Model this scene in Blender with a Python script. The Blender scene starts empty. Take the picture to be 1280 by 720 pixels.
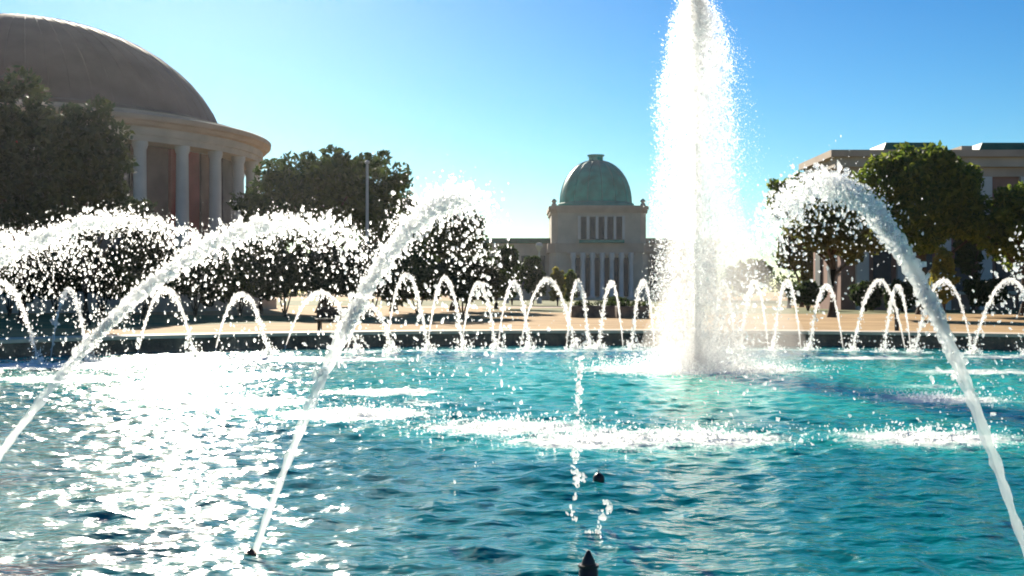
import bpy, math, random
import numpy as np
from mathutils import Vector, Matrix
R = math.radians
rng = np.random.default_rng(7)
random.seed(7)
sc = bpy.context.scene
COL = sc.collection
F = 1500.0            # focal length in photo pixels
H = 1.6               # eye height above the pool water
HY = 365.0            # horizon row in the photo

def at(px, py, d):    # a real place seen at that photo pixel, d metres ahead
    return ((px - 640) / F * d, d, H - (py - HY) / F * d)

# ------------------------------------------------------------------ materials
def mat(name, col, rough=0.8, noise=0.0, nscale=3.0, spec=0.3, bump=0.0, bscale=20.0, metal=0.0, col2=None, detail=4):
    m = bpy.data.materials.new(name); m.use_nodes = True
    nt = m.node_tree; b = nt.nodes['Principled BSDF']
    b.inputs['Roughness'].default_value = rough
    b.inputs['Specular IOR Level'].default_value = spec
    b.inputs['Metallic'].default_value = metal
    b.inputs['Base Color'].default_value = (*col, 1)
    tc = nt.nodes.new('ShaderNodeTexCoord')
    if noise or col2:
        n = nt.nodes.new('ShaderNodeTexNoise'); n.inputs['Scale'].default_value = nscale; n.inputs['Detail'].default_value = detail
        nt.links.new(tc.outputs['Object'], n.inputs['Vector'])
        r = nt.nodes.new('ShaderNodeValToRGB'); r.color_ramp.elements[0].position = 0.35; r.color_ramp.elements[1].position = 0.65
        c2 = col2 or tuple(min(1, c * (1 + noise)) for c in col)
        c1 = col if col2 else tuple(c * (1 - noise) for c in col)
        r.color_ramp.elements[0].color = (*c1, 1); r.color_ramp.elements[1].color = (*c2, 1)
        nt.links.new(n.outputs['Fac'], r.inputs['Fac']); nt.links.new(r.outputs['Color'], b.inputs['Base Color'])
    if bump:
        n2 = nt.nodes.new('ShaderNodeTexNoise'); n2.inputs['Scale'].default_value = bscale; n2.inputs['Detail'].default_value = 6
        nt.links.new(tc.outputs['Object'], n2.inputs['Vector'])
        bp = nt.nodes.new('ShaderNodeBump'); bp.inputs['Strength'].default_value = bump; bp.inputs['Distance'].default_value = 0.1
        nt.links.new(n2.outputs['Fac'], bp.inputs['Height']); nt.links.new(bp.outputs['Normal'], b.inputs['Normal'])
    return m

def leaf_mat(name, c1, c2, trans=0.45):
    m = bpy.data.materials.new(name); m.use_nodes = True
    nt = m.node_tree; b = nt.nodes['Principled BSDF']; out = nt.nodes['Material Output']
    g = nt.nodes.new('ShaderNodeNewGeometry')
    r = nt.nodes.new('ShaderNodeValToRGB')
    r.color_ramp.elements[0].color = (*c1, 1); r.color_ramp.elements[1].color = (*c2, 1)
    nt.links.new(g.outputs['Random Per Island'], r.inputs['Fac'])
    nt.links.new(r.outputs['Color'], b.inputs['Base Color'])
    b.inputs['Roughness'].default_value = 0.6; b.inputs['Specular IOR Level'].default_value = 0.25
    t = nt.nodes.new('ShaderNodeBsdfTranslucent')
    hs = nt.nodes.new('ShaderNodeHueSaturation'); hs.inputs['Hue'].default_value = 0.495; hs.inputs['Value'].default_value = 1.7
    nt.links.new(r.outputs['Color'], hs.inputs['Color']); nt.links.new(hs.outputs['Color'], t.inputs['Color'])
    mx = nt.nodes.new('ShaderNodeMixShader'); mx.inputs['Fac'].default_value = trans
    nt.links.new(b.outputs[0], mx.inputs[1]); nt.links.new(t.outputs[0], mx.inputs[2]); nt.links.new(mx.outputs[0], out.inputs['Surface'])
    return m

def spray_mat(name, col=(0.97, 0.97, 0.97), trans=0.6, clear=0.0, gloss=0.12, refr=0.5):
    m = bpy.data.materials.new(name); m.use_nodes = True
    nt = m.node_tree; nt.nodes.remove(nt.nodes['Principled BSDF']); out = nt.nodes['Material Output']
    d = nt.nodes.new('ShaderNodeBsdfDiffuse'); d.inputs['Color'].default_value = (*col, 1)
    t = nt.nodes.new('ShaderNodeBsdfTranslucent'); t.inputs['Color'].default_value = (*col, 1)
    gl = nt.nodes.new('ShaderNodeBsdfGlossy'); gl.inputs['Roughness'].default_value = 0.25
    mx = nt.nodes.new('ShaderNodeMixShader'); mx.inputs['Fac'].default_value = trans
    nt.links.new(d.outputs[0], mx.inputs[1]); nt.links.new(t.outputs[0], mx.inputs[2])
    m2 = nt.nodes.new('ShaderNodeMixShader'); m2.inputs['Fac'].default_value = gloss
    nt.links.new(mx.outputs[0], m2.inputs[1]); nt.links.new(gl.outputs[0], m2.inputs[2])
    rf = nt.nodes.new('ShaderNodeBsdfGlass'); rf.distribution = 'MULTI_GGX'; rf.inputs['Roughness'].default_value = 0.55; rf.inputs['IOR'].default_value = 1.33; rf.inputs['Color'].default_value = (1, 1, 1, 1)
    m4 = nt.nodes.new('ShaderNodeMixShader'); m4.inputs['Fac'].default_value = refr
    nt.links.new(m2.outputs[0], m4.inputs[1]); nt.links.new(rf.outputs[0], m4.inputs[2]); last = m2 = m4
    if clear:
        tr = nt.nodes.new('ShaderNodeBsdfTransparent'); m3 = nt.nodes.new('ShaderNodeMixShader'); m3.inputs['Fac'].default_value = clear
        nt.links.new(m2.outputs[0], m3.inputs[1]); nt.links.new(tr.outputs[0], m3.inputs[2]); last = m3
    nt.links.new(last.outputs[0], out.inputs['Surface'])
    return m

M = {}
M['stone'] = mat('pale_stone', (0.46, 0.40, 0.32), 0.85, 0.10, 0.6, bump=0.15)
M['stone_cool'] = mat('cool_stone', (0.52, 0.51, 0.48), 0.85, 0.08, 0.5)
M['stone_warm'] = mat('warm_stone', (0.42, 0.33, 0.25), 0.85, 0.10, 0.5)
M['brickred'] = mat('reddish_wall', (0.27, 0.155, 0.12), 0.9, 0.12, 0.8)
M['panel_red'] = mat('dark_red_panel', (0.24, 0.045, 0.04), 0.7, 0.2, 0.7)
M['panel_grey'] = mat('grey_panel', (0.12, 0.115, 0.12), 0.7, 0.2, 0.7)
M['panel_brown'] = mat('brown_panel', (0.15, 0.09, 0.075), 0.7, 0.2, 0.7)
M['dome_dark'] = mat('weathered_dome_sheet', (0.115, 0.075, 0.062), 0.7, 0.32, 0.22, spec=0.25, bump=.2, bscale=1.5, detail=9)
M['copper'] = mat('green_copper', (0.01, 0.28, 0.22), 0.55, 0.25, 0.5, spec=0.3)
M['copper_pale'] = mat('pale_copper', (0.03, 0.24, 0.20), 0.6, 0.2, 0.5)
M['roofgreen'] = mat('roof_green', (0.02, 0.11, 0.075), 0.6, 0.2, 0.5)
M['glass'] = mat('dark_window_glass', (0.02, 0.025, 0.03), 0.5, 0.2, 1.0, spec=0.5)
M['ground'] = mat('dry_lawn', (0.36, 0.205, 0.065), 0.95, nscale=0.35, col2=(0.49, 0.30, 0.11), bump=0.4, bscale=3.0, detail=9)
M['grass'] = mat('green_lawn', (0.10, 0.13, 0.035), 0.95, nscale=0.5, col2=(0.22, 0.21, 0.07), bump=0.5, bscale=3.0, detail=8)
M['coping'] = mat('coping_stone', (0.68, 0.55, 0.40), 0.8, 0.12, 1.3, bump=0.2)
M['basinwall'] = mat('dark_wet_brick', (0.10, 0.07, 0.05), 0.55, nscale=1.6, col2=(0.27, 0.185, 0.125), bump=0.5, bscale=8.0, detail=8)
M['bark'] = mat('bark', (0.075, 0.055, 0.04), 0.95, 0.3, 3.0, bump=0.4)
M['metal_dark'] = mat('dark_bronze', (0.03, 0.012, 0.010), 0.45, 0.2, 20.0, spec=0.5)
M['metal_red'] = mat('rusty_nozzle', (0.22, 0.07, 0.045), 0.6, 0.3, 25.0)
M['pole'] = mat('pale_pole', (0.5, 0.5, 0.48), 0.5, 0.05, 2.0)
M['black'] = mat('black_post', (0.03, 0.028, 0.025), 0.6, 0.2, 5.0)
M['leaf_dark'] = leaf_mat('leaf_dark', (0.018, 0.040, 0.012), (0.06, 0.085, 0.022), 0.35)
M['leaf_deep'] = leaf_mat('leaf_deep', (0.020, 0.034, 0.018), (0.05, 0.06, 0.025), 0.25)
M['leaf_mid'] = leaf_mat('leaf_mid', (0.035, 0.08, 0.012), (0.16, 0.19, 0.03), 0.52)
M['leaf_olive'] = leaf_mat('leaf_olive', (0.06, 0.08, 0.02), (0.16, 0.16, 0.05), 0.45)
M['leaf_yellow'] = leaf_mat('leaf_yellow', (0.14, 0.15, 0.03), (0.32, 0.27, 0.05), 0.5)
M['spray'] = spray_mat('spray_water', (1, .995, .985), 0.75, clear=0.52, gloss=.05, refr=.5)
M['spray_warm'] = spray_mat('spray_warm', (.995, .985, .97), 0.75, clear=0.58, gloss=.04, refr=.6)
M['stream'] = spray_mat('stream_water', (1, .995, .985), 0.85, 0.55, 0.05, refr=.5)

# ------------------------------------------------------------------ mesh builders
def raw_mesh(name, V, Fc, m, smooth=False):
    """V (n,3), Fc (m,k) with constant k"""
    V = np.asarray(V, np.float32); Fc = np.asarray(Fc, np.int32)
    me = bpy.data.meshes.new(name)
    k = Fc.shape[1]
    me.vertices.add(len(V)); me.vertices.foreach_set('co', V.ravel())
    me.loops.add(Fc.size); me.loops.foreach_set('vertex_index', Fc.ravel())
    me.polygons.add(len(Fc)); me.polygons.foreach_set('loop_start', np.arange(0, Fc.size, k, dtype=np.int32))
    try: me.polygons.foreach_set('loop_total', np.full(len(Fc), k, np.int32))
    except Exception: pass
    me.polygons.foreach_set('use_smooth', np.full(len(Fc), smooth))
    me.update(calc_edges=True); me.validate()
    me.materials.append(m)
    return me

def link(name, me, parent=None, loc=None):
    o = bpy.data.objects.new(name, me); COL.objects.link(o)
    if parent is not None: o.parent = parent
    if loc is not None: o.location = loc
    return o

def tag(o, label=None, cat=None, group=None, kind=None):
    if label: o['label'] = label
    if cat: o['category'] = cat
    if group: o['group'] = group
    if kind: o['kind'] = kind
    return o

def empty(name, loc, label=None, cat=None, group=None):
    o = bpy.data.objects.new(name, None); COL.objects.link(o); o.location = loc
    return tag(o, label, cat, group)

class MB:
    def __init__(s): s.v = []; s.f = []
    def add(s, vs, fs):
        n = len(s.v); s.v += [tuple(v) for v in vs]; s.f += [tuple(i + n for i in f) for f in fs]; return s
    def box(s, c, d, rz=0.0):
        x, y, z = d[0] / 2, d[1] / 2, d[2] / 2; cs, sn = math.cos(rz), math.sin(rz)
        vs = [(c[0] + a * x * cs - b * y * sn, c[1] + a * x * sn + b * y * cs, c[2] + e * z) for e in (-1, 1) for b in (-1, 1) for a in (-1, 1)]
        return s.add(vs, [(0, 2, 3, 1), (4, 5, 7, 6), (0, 1, 5, 4), (2, 6, 7, 3), (0, 4, 6, 2), (1, 3, 7, 5)])
    def prism(s, poly, z0, z1, poly2=None):
        n = len(poly); p2 = poly2 or poly
        vs = [(x, y, z0) for x, y in poly] + [(x, y, z1) for x, y in p2]
        return s.add(vs, [tuple(range(n - 1, -1, -1)), tuple(range(n, 2 * n))] + [(i, (i + 1) % n, n + (i + 1) % n, n + i) for i in range(n)])
    def lathe(s, prof, n=32, c=(0, 0, 0), a0=0.0):
        vs = []; k = len(prof)
        for i in range(n):
            a = a0 + 2 * math.pi * i / n
            vs += [(c[0] + r * math.cos(a), c[1] + r * math.sin(a), c[2] + z) for r, z in prof]
        return s.add(vs, [(i * k + j, ((i + 1) % n) * k + j, ((i + 1) % n) * k + j + 1, i * k + j + 1) for i in range(n) for j in range(k - 1)])
    def tube(s, pts, rad, n=8):
        pts = [Vector(p) for p in pts]; vs = []
        for i, p in enumerate(pts):
            t = (pts[min(i + 1, len(pts) - 1)] - pts[max(i - 1, 0)]).normalized()
            u = t.cross(Vector((0, 0, 1)));
            if u.length < 1e-3: u = Vector((1, 0, 0))
            u.normalize(); w = u.cross(t)
            for j in range(n):
                a = 2 * math.pi * j / n; vs.append(p + (u * math.cos(a) + w * math.sin(a)) * rad[i])
        k = len(pts)
        fs = [(i * n + j, i * n + (j + 1) % n, (i + 1) * n + (j + 1) % n, (i + 1) * n + j) for i in range(k - 1) for j in range(n)]
        fs += [tuple(range(n - 1, -1, -1)), tuple((k - 1) * n + j for j in range(n))]
        return s.add(vs, fs)
    def build(s, name, m, parent=None, smooth=False, loc=None, bevel=0):
        me = bpy.data.meshes.new(name); me.from_pydata(s.v, [], s.f); me.materials.append(m)
        import bmesh
        bm = bmesh.new(); bm.from_mesh(me); bmesh.ops.recalc_face_normals(bm, faces=bm.faces); bm.to_mesh(me); bm.free()
        if smooth:
            me.polygons.foreach_set('use_smooth', [True] * len(me.polygons))
            try: me.set_sharp_from_angle(angle=R(40))
            except Exception: pass
        o = link(name, me, parent, loc)
        if bevel:
            b = o.modifiers.new('bevel', 'BEVEL'); b.width = bevel; b.segments = 2; b.limit_method = 'ANGLE'
        return o

# icosahedron template for drops
ph = (1 + 5 ** .5) / 2
ICO_V = np.array([(-1, ph, 0), (1, ph, 0), (-1, -ph, 0), (1, -ph, 0), (0, -1, ph), (0, 1, ph), (0, -1, -ph), (0, 1, -ph), (ph, 0, -1), (ph, 0, 1), (-ph, 0, -1), (-ph, 0, 1)], float)
ICO_V /= np.linalg.norm(ICO_V[0])
ICO_F = np.array([(0, 11, 5), (0, 5, 1), (0, 1, 7), (0, 7, 10), (0, 10, 11), (1, 5, 9), (5, 11, 4), (11, 10, 2), (10, 7, 6), (7, 1, 8), (3, 9, 4), (3, 4, 2), (3, 2, 6), (3, 6, 8), (3, 8, 9), (4, 9, 5), (2, 4, 11), (6, 2, 10), (8, 6, 7), (9, 8, 1)])
OCT_V = np.array([(1, 0, 0), (-1, 0, 0), (0, 1, 0), (0, -1, 0), (0, 0, 1), (0, 0, -1)], float)
OCT_F = np.array([(0, 2, 4), (2, 1, 4), (1, 3, 4), (3, 0, 4), (2, 0, 5), (1, 2, 5), (3, 1, 5), (0, 3, 5)])

def drops_mesh(name, P, S, m, fine=True, jitter=0.45, stretch=2.1):
    P = np.asarray(P, float); S = np.asarray(S, float); n = len(P)
    TV, TF = (ICO_V, ICO_F) if fine else (OCT_V, OCT_F)
    k = len(TV)
    ang = rng.uniform(0, 2 * math.pi, n); tilt = rng.uniform(0, 2 * math.pi, n)
    sx = S * rng.uniform(0.7, stretch, n); sy = S * rng.uniform(0.6, 1.0, n); sz = S * rng.uniform(0.7, stretch, n)
    V = TV[None] * (1 + rng.uniform(-jitter, jitter, (n, k, 1)))
    V = V * np.stack([sx, sy, sz], 1)[:, None, :]
    c, s_ = np.cos(tilt)[:, None], np.sin(tilt)[:, None]
    x, z = V[..., 0] * c - V[..., 2] * s_, V[..., 0] * s_ + V[..., 2] * c
    c, s_ = np.cos(ang)[:, None], np.sin(ang)[:, None]
    x2, y2 = x * c - V[..., 1] * s_, x * s_ + V[..., 1] * c
    V = np.stack([x2, y2, z], -1) + P[:, None, :]
    Fc = TF[None] + (np.arange(n) * k)[:, None, None]
    return raw_mesh(name, V.reshape(-1, 3), Fc.reshape(-1, 3), m, smooth=fine)

# ------------------------------------------------------------------ pool geometry
PC = (3.0, 19.4); PA, PB = 18.7, 17.0          # water ellipse
def ell(a, da=0.0): return (PC[0] + (PA + da) * math.cos(a), PC[1] + (PB + da) * math.sin(a))
GZ = 0.29                                       # ground level above the water

def ring(name, d0, d1, z0, z1, m, n=240):
    """a low kerb of rectangular section between two offsets of the ellipse"""
    mb = MB(); vs = []
    for i in range(n):
        a = 2 * math.pi * i / n
        for d, z in ((d0, z0), (d0, z1), (d1, z1), (d1, z0)): vs.append((*ell(a, d), z))
    fs = [(i * 4 + j, ((i + 1) % n) * 4 + j, ((i + 1) % n) * 4 + (j + 1) % 4, i * 4 + (j + 1) % 4) for i in range(n) for j in range(4)]
    mb.add(vs, fs)
    return mb.build(name, m, smooth=False)

# ground with the pool hole
n = 240; radii = [0.48, 4, 12, 30, 70, 160, 400, 1000, 2600]
vs = []; 
for i in range(n):
    a = 2 * math.pi * i / n
    for d in radii: vs.append((*ell(a, d), GZ))
k = len(radii)
g = MB().add(vs, [(i * k + j, ((i + 1) % n) * k + j, ((i + 1) % n) * k + j + 1, i * k + j + 1) for i in range(n) for j in range(k - 1)])
tag(g.build('ground', M['ground']), kind='structure')

b = empty('basin_wall', (PC[0], PC[1], 0), 'low dark brick pool wall with pale stone coping round the water', 'pool wall')
def reparent(o, p):
    o.parent = p; o.matrix_parent_inverse = Matrix.Translation(-p.location)
reparent(ring('wall', 0.0, 0.50, -0.6, GZ + 0.06, M['basinwall']), b)
reparent(ring('coping', -0.06, 1.25, GZ + 0.062, GZ + 0.15, M['coping']), b)

def sheet(name, poly, z, m, label=None, kind='structure'):
    me = bpy.data.meshes.new(name); me.from_pydata([(x, y, z) for x, y in poly], [], [tuple(range(len(poly)))]); me.materials.append(m)
    return tag(link(name, me), kind=kind)
# lawns: real outlines on the ground
def blob(cx, cy, rx, ry, n=40, w=0.08, ph=0.0):
    return [(cx + rx * math.cos(t) * (1 + w * math.sin(3 * t + ph)), cy + ry * math.sin(t) * (1 + w * math.sin(5 * t + ph))) for t in [2 * math.pi * i / n for i in range(n)]]
sheet('lawn', blob(-27, 56, 20, 14), GZ + .004, M['grass'])
sheet('lawn', blob(30, 86, 34, 16, ph=1), GZ + .004, M['grass'])
sheet('lawn', blob(2, 150, 60, 40, ph=2), GZ + .004, M['grass'])
sheet('path', [(-9, 100), (16, 100), (18, 106), (-9, 106)], GZ + .008, M['stone_warm'])

# ------------------------------------------------------------------ jets
JETS = []   # near/tall arching jets: nozzle xy, landing xy, height, stream radius, density, label
near = [
 ((-1.57, 7.3), (0.95, 12.9), 2.40, 0.80, 'tall arching jet from the rusty nozzle, bursting into spray against the sky', 1),
 ((-3.90, 8.4), (0.0, 14.2), 2.25, 0.85, 'slanting arching jet over the sun glitter, crossing the stone coping', 2),
 ((2.97, 6.85), (2.05, 13.1), 2.50, 0.95, 'tall arching jet beside the bushy trees, its stream leaning down to the pool corner', 3),
 ((-6.2, 10.3), (-2.0, 15.7), 2.38, 0.8, 'spray-topped arching jet in front of the white-columned rotunda', 4),
 ((-8.3, 12.8), (-4.0, 17.5), 2.30, 0.8, 'spray-topped arching jet in front of the large dark shade tree', 5),
 ((-10.2, 15.4), (-5.6, 19.5), 2.2, 0.75, 'arching jet falling beside the second small arch, at the picture edge under the rotunda', 6),
 ((-12.0, 18.6), (-8.3, 22.0), 1.95, 0.7, 'low arching jet coming down at the very edge of the picture over the pale coping', 7),
 ((6.2, 7.8), (4.55, 13.1), 2.45, 0.9, 'arching jet dropping at the picture edge beside the farther bushy tree', 8),
 ((12.5, 11.5), (6.4, 17.9), 2.3, 0.8, 'jet falling into the foam patch beyond the slanting stream, its top out of view', 9),
]
foam_sites = []   # x, y, rx, ry, strength

def parab(N, L, Hh, t):   # t array -> (n,3)
    t = np.asarray(t, float)
    return np.stack([N[0] + (L[0] - N[0]) * t, N[1] + (L[1] - N[1]) * t, 4 * Hh * t * (1 - t)], -1)

def ragged_tube(pts, rad, nseg=10, jit=0.25):
    mb = MB(); pts = [Vector(p) for p in pts]
    mb.tube(pts, rad, nseg)
    for i in range(len(mb.v)):
        r = rad[min(i // nseg, len(rad) - 1)]
        mb.v[i] = tuple(c + random.uniform(-jit, jit) * r for c in mb.v[i])
    return mb

def near_jet(N, L, Hh, sz, label, cut=.72, drag=.9):
    root = empty('water_jet', (N[0], N[1], 0.0), label, 'water jet', 'tall arching jets of the pool')
    loc = np.array([N[0], N[1], 0.0])
    # coherent stream
    T = np.linspace(0.0, 0.25, 50)
    pts = parab(N, L, Hh, T) - loc
    rad = [0.020 + 0.062 * (t / 0.36) ** 1.1 * sz for t in T]
    rad = [r * (1 + 0.13 * math.sin(i * 1.7) + random.uniform(-.1, .1)) for i, r in enumerate(rad)]
    ragged_tube(pts, rad, 10, 0.22).build('stream', M['stream'], root, smooth=True)
    # broken water: packets thrown off along the stream, slowed by the air
    n = int(3000 * sz ** 2.0)
    tb = rng.beta(1.6, 1.8 if cut > .6 else 1.3, n) * (cut - .10) + 0.10      # where each packet leaves the stream
    T_ = 1.0
    extra = rng.exponential(0.13 + (.05 if cut < .7 else 0), n) * (tb > 0.2)
    k = rng.uniform(0.55, 1.0, n)
    p0 = parab(N, L, Hh, tb)
    vz = 4 * Hh * (1 - 2 * tb); vh = np.stack([np.full(n, L[0] - N[0]), np.full(n, L[1] - N[1])], -1)
    P = p0.copy()
    P[:, :2] += vh * (extra * k)[:, None] * drag
    P[:, 2] += vz * k * extra - 4 * Hh * extra ** 2
    sp = (0.018 + 0.19 * np.clip((tb - 0.1) / 0.6, 0, 1) ** 1.2) * sz * 0.62 + extra * 0.25
    P += rng.normal(0, 1, (n, 3)) * sp[:, None] * np.array([1, 1, 0.75])
    S = np.minimum(rng.lognormal(0, 0.45, n), 2.2) * 0.0074 * (0.7 + 0.8 * tb)
    ok = (P[:, 2] > 0.02)
    P, S = P[ok], S[ok]
    nm = int(1200 * sz); ii = rng.integers(0, len(P), nm)
    Pm = P[ii] + rng.normal(0, .11, (nm, 3)); okm = Pm[:, 2] > .02
    fine_drops = drops_mesh('fine_spray', Pm[okm] - loc, rng.lognormal(0, .3, okm.sum()) * .0038, M['spray'], fine=False)
    o = link('fine_spray', fine_drops, root); o['kind'] = 'stuff'
    # a dense crest of larger lumps
    n2 = int(700 * sz ** 2)
    tt = rng.uniform(0.12, cut, n2); P2 = parab(N, L, Hh, tt) + rng.normal(0, 1, (n2, 3)) * (0.03 + 0.10 * np.clip(tt - .2, 0, 1))[:, None]
    n4 = int(1000 * sz); t4 = rng.uniform(0.16, 0.46, n4)
    P2 = np.vstack([P2, parab(N, L, Hh, t4) + rng.normal(0, 1, (n4, 3)) * (0.016 + 0.15 * (t4 - .16))[:, None]]); n2 += n4
    S2 = np.minimum(rng.lognormal(0, 0.4, n2), 2) * 0.0115
    o = link('spray', drops_mesh('spray', np.vstack([P, P2]) - loc, np.hstack([S, S2]), M['spray']), root); o['kind'] = 'stuff'
    # splash where it lands
    n3 = 700
    a = rng.uniform(0, 2 * math.pi, n3); r = np.abs(rng.normal(0, 1, n3))
    P3 = np.stack([L[0] + r * np.cos(a) * 0.75, L[1] + r * np.sin(a) * 0.6, rng.exponential(0.045, n3) + .005], -1)
    o = link('splash', drops_mesh('splash', P3 - loc, rng.lognormal(0, .4, n3) * 0.0075, M['spray'], fine=False), root); o['kind'] = 'stuff'
    foam_sites.append((L[0], L[1], 0.95, 0.75, 1.0))
    return root
for N, L, Hh, sz, label, q in near: near_jet(N, L, Hh, sz, label, .50 if q == 1 else .72 if q in (3, 8, 9) else .62, .5 if q == 1 else .9 if q in (3, 8, 9) else .75)
for s in [(7.2, 20.3, 1.0, 0.6, .55), (9.3, 24.0, 1.3, 0.8, .9), (8.6, 29.0, 1.6, .8, .9), (12.0, 29.5, 1.5, 0.8, .8), (-5.5, 23, 1.2, .8, .8), (-1.2, 17.3, .8, .6, .5),
          (-6, 28.5, 3.5, 1.0, .9), (0.5, 32.5, 3, .7, .7), (4.6, 33, 3.0, .6, .7), (-10.5, 26, 2, 1.2, .9), (-2.0, 19.2, .9, .7, .9), (1.4, 13.5, 1.3, .6, .7)]: foam_sites.append(s)

# central jet: a real ballistic column
CJ = (3.80, 24.7)
root = empty('central_fountain_jet', (CJ[0], CJ[1], 0), 'towering white central water jet falling back in a wide veil', 'water jet')
TOP = 7.75
zz = np.linspace(0.35, 4.0, 50)
rad = [0.04 + 0.05 * (z / TOP) ** 1.1 * (1 + 0.12 * random.uniform(-1, 1)) for z in zz]
rad[-1] = .02; rad[-2] = .05; rad[-3] = .08
ragged_tube([(0.02 * math.sin(z * 2), 0.0, z) for z in zz], rad, 12, 0.3).build('stream', M['stream'], root, smooth=True)
def column(n, wide, s0, sz0, drift=0.0, zmin=0.0):
    top = TOP - np.abs(rng.normal(0, 1, n)) ** 1.5 * 0.55 * wide
    fall = rng.uniform(0, 1, n) ** 1.35 * (top - zmin)          # metres fallen from its own top
    rr = (0.22 + 0.66 * (1 - np.exp(-fall / 0.7)) + 0.02 * fall) * wide
    w = rng.uniform(0, 1, n) ** 0.42
    a = rng.uniform(0, 2 * math.pi, n)
    x = np.cos(a) * rr * w + drift * fall + rng.normal(0, .03, n) * (1 + fall * .5); y = np.sin(a) * rr * w + rng.normal(0, .03, n)
    P = np.stack([x, y, top - fall], -1)
    zq = P[:, 2]
    cl_ = np.sin(a * 5 + zq * 2.1 + 2 * np.sin(zq * 1.3)) * np.sin(zq * 4.3 + a * 2) + .6 * np.sin(a * 11 + zq * 7)
    keep = rng.uniform(0, 1, n) < 0.62 + 0.38 * cl_
    P[:, 0] += .05 * np.sin(zq * 3.1) * np.exp(-zq * .05)
    return P[keep], (rng.lognormal(0, s0, n) * sz0)[keep]
Pa, Sa = column(110000, .92, 0.45, 0.0072)
Pb, Sb = column(22000, 0.60, 0.4, 0.012)
Pc, Sc = column(34000, 1.2, 0.4, 0.0042, drift=0.07)
# rising body round the core
n = 16000; z = rng.uniform(0.3, TOP, n); r = np.abs(rng.normal(0, 1, n)) * (0.06 + 0.13 * z / TOP); a = rng.uniform(0, 6.283, n)
Pd = np.stack([r * np.cos(a), r * np.sin(a), z], -1); Sd = rng.lognormal(0, .4, n) * .011
# thrown-up spray at the foot
n = 16000; r = np.abs(rng.normal(0, 1, n)) * 1.0; a = rng.uniform(0, 6.283, n)
Pe = np.stack([r * np.cos(a), r * np.sin(a), rng.exponential(0.35, n) * np.exp(-r * .6) + .01], -1); Se = rng.lognormal(0, .4, n) * .009
o = link('falling_veil', drops_mesh('veil', np.vstack([Pa, Pb, Pd, Pe]), np.hstack([Sa, Sb, Sd, Se]), M['spray_warm'], fine=False, stretch=2.0), root); o['kind'] = 'stuff'
o = link('drifting_mist', drops_mesh('mist', Pc, Sc, M['spray_warm'], fine=False), root); o['kind'] = 'stuff'
foam_sites.append((CJ[0], CJ[1], 1.9, 1.3, 1.6))
foam_sites.append((CJ[0] - .2, CJ[1] - .8, 1.0, .7, 1.0))

# small arches along the far rim
mm = bpy.data.materials.new('jet_mist'); mm.use_nodes = True; mm.node_tree.nodes.remove(mm.node_tree.nodes['Principled BSDF'])
pv = mm.node_tree.nodes.new('ShaderNodeVolumePrincipled'); pv.inputs['Color'].default_value = (1, .97, .92, 1); pv.inputs['Density'].default_value = .16; pv.inputs['Anisotropy'].default_value = .6
mm.node_tree.links.new(pv.outputs[0], mm.node_tree.nodes['Material Output'].inputs['Volume'])
for nm_, ox, rw, hh_, q_ in (('mist', .55, 1.75, 2.9, 1.0), ('mist', .25, 1.15, 5.2, 1.0)):
    mb = MB().lathe([(0, .03), (rw * .8, .03), (rw, hh_ * .12), (rw * .93, hh_ * .3), (rw * .72, hh_ * .55), (rw * .45, hh_ * .8), (rw * .15, hh_ * .96), (0, hh_)], 28, (ox, 0, 0))
    mb.v = [(x * 1, y * .85, z) for x, y, z in mb.v]
    o = mb.build(nm_, mm, root, True); o['kind'] = 'stuff'
def inward(x, y):
    v = Vector((PC[0] - x, PC[1] - 4.0 - y)); return v.normalized()
def rim_at(px, inset):     # the far point of the (inset) rim ellipse in that direction
    a, b_ = PA - inset, PB - inset; k = (px - 640) / F
    # x = k y ; ((k y - cx)/a)^2 + ((y-cy)/b)^2 = 1
    A = k * k / a / a + 1 / b_ / b_; B = -2 * (k * PC[0] / a / a + PC[1] / b_ / b_); Cc = PC[0] ** 2 / a / a + PC[1] ** 2 / b_ / b_ - 1
    y = (-B + math.sqrt(B * B - 4 * A * Cc)) / 2 / A
    return k * y, y
arches = [  # (apex px, apex row, width between the feet in px, depth throw)
 (2, 352, 96, 1.2), (86, 361, 62, 1.6), (207, 360, 74, 1.5), (302, 366, 66, 1.4), (401, 364, 82, 1.4), (462, 382, 50, 1.2), (508, 342, 46, 1.3), (556, 346, 38, 1.2), (598, 353, 36, 1.4), (642, 352, 32, 1.3),
 (684, 348, 54, 1.3), (722, 351, 20, 1.5), (764, 352, 28, 1.4), (804, 350, 28, 1.4), (845, 351, 30, 1.4), (905, 350, 30, 1.4), (943, 351, 38, 1.4), (984, 350, 38, 1.3), (1033, 356, 46, 1.3), (1099, 350, 66, 1.2), (1122, 357, 44, 1.5), (1180, 350, 74, 1.2), (1262, 349, 92, 1.2), (1296, 358, 40, 1.4)]
ordw = ['first', 'second', 'third', 'fourth', 'fifth', 'sixth', 'seventh', 'eighth', 'ninth', 'tenth', 'eleventh', 'twelfth', 'thirteenth', 'fourteenth', 'fifteenth']
anames = {}
left_n = [a for a in arches if a[0] < 830]; right_n = [a for a in arches if a[0] > 880]
for i, a in enumerate(left_n): anames[a[0]] = '%s small arch by the far wall, counting from the dark tree to the tall jet' % ordw[i]
anames[845] = 'small water arch seen dimly through the veil of the tall central jet'
for i, a in enumerate(right_n): anames[a[0]] = '%s small arch by the far wall, counting from the tall jet to the bushy trees' % ordw[i]
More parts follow.
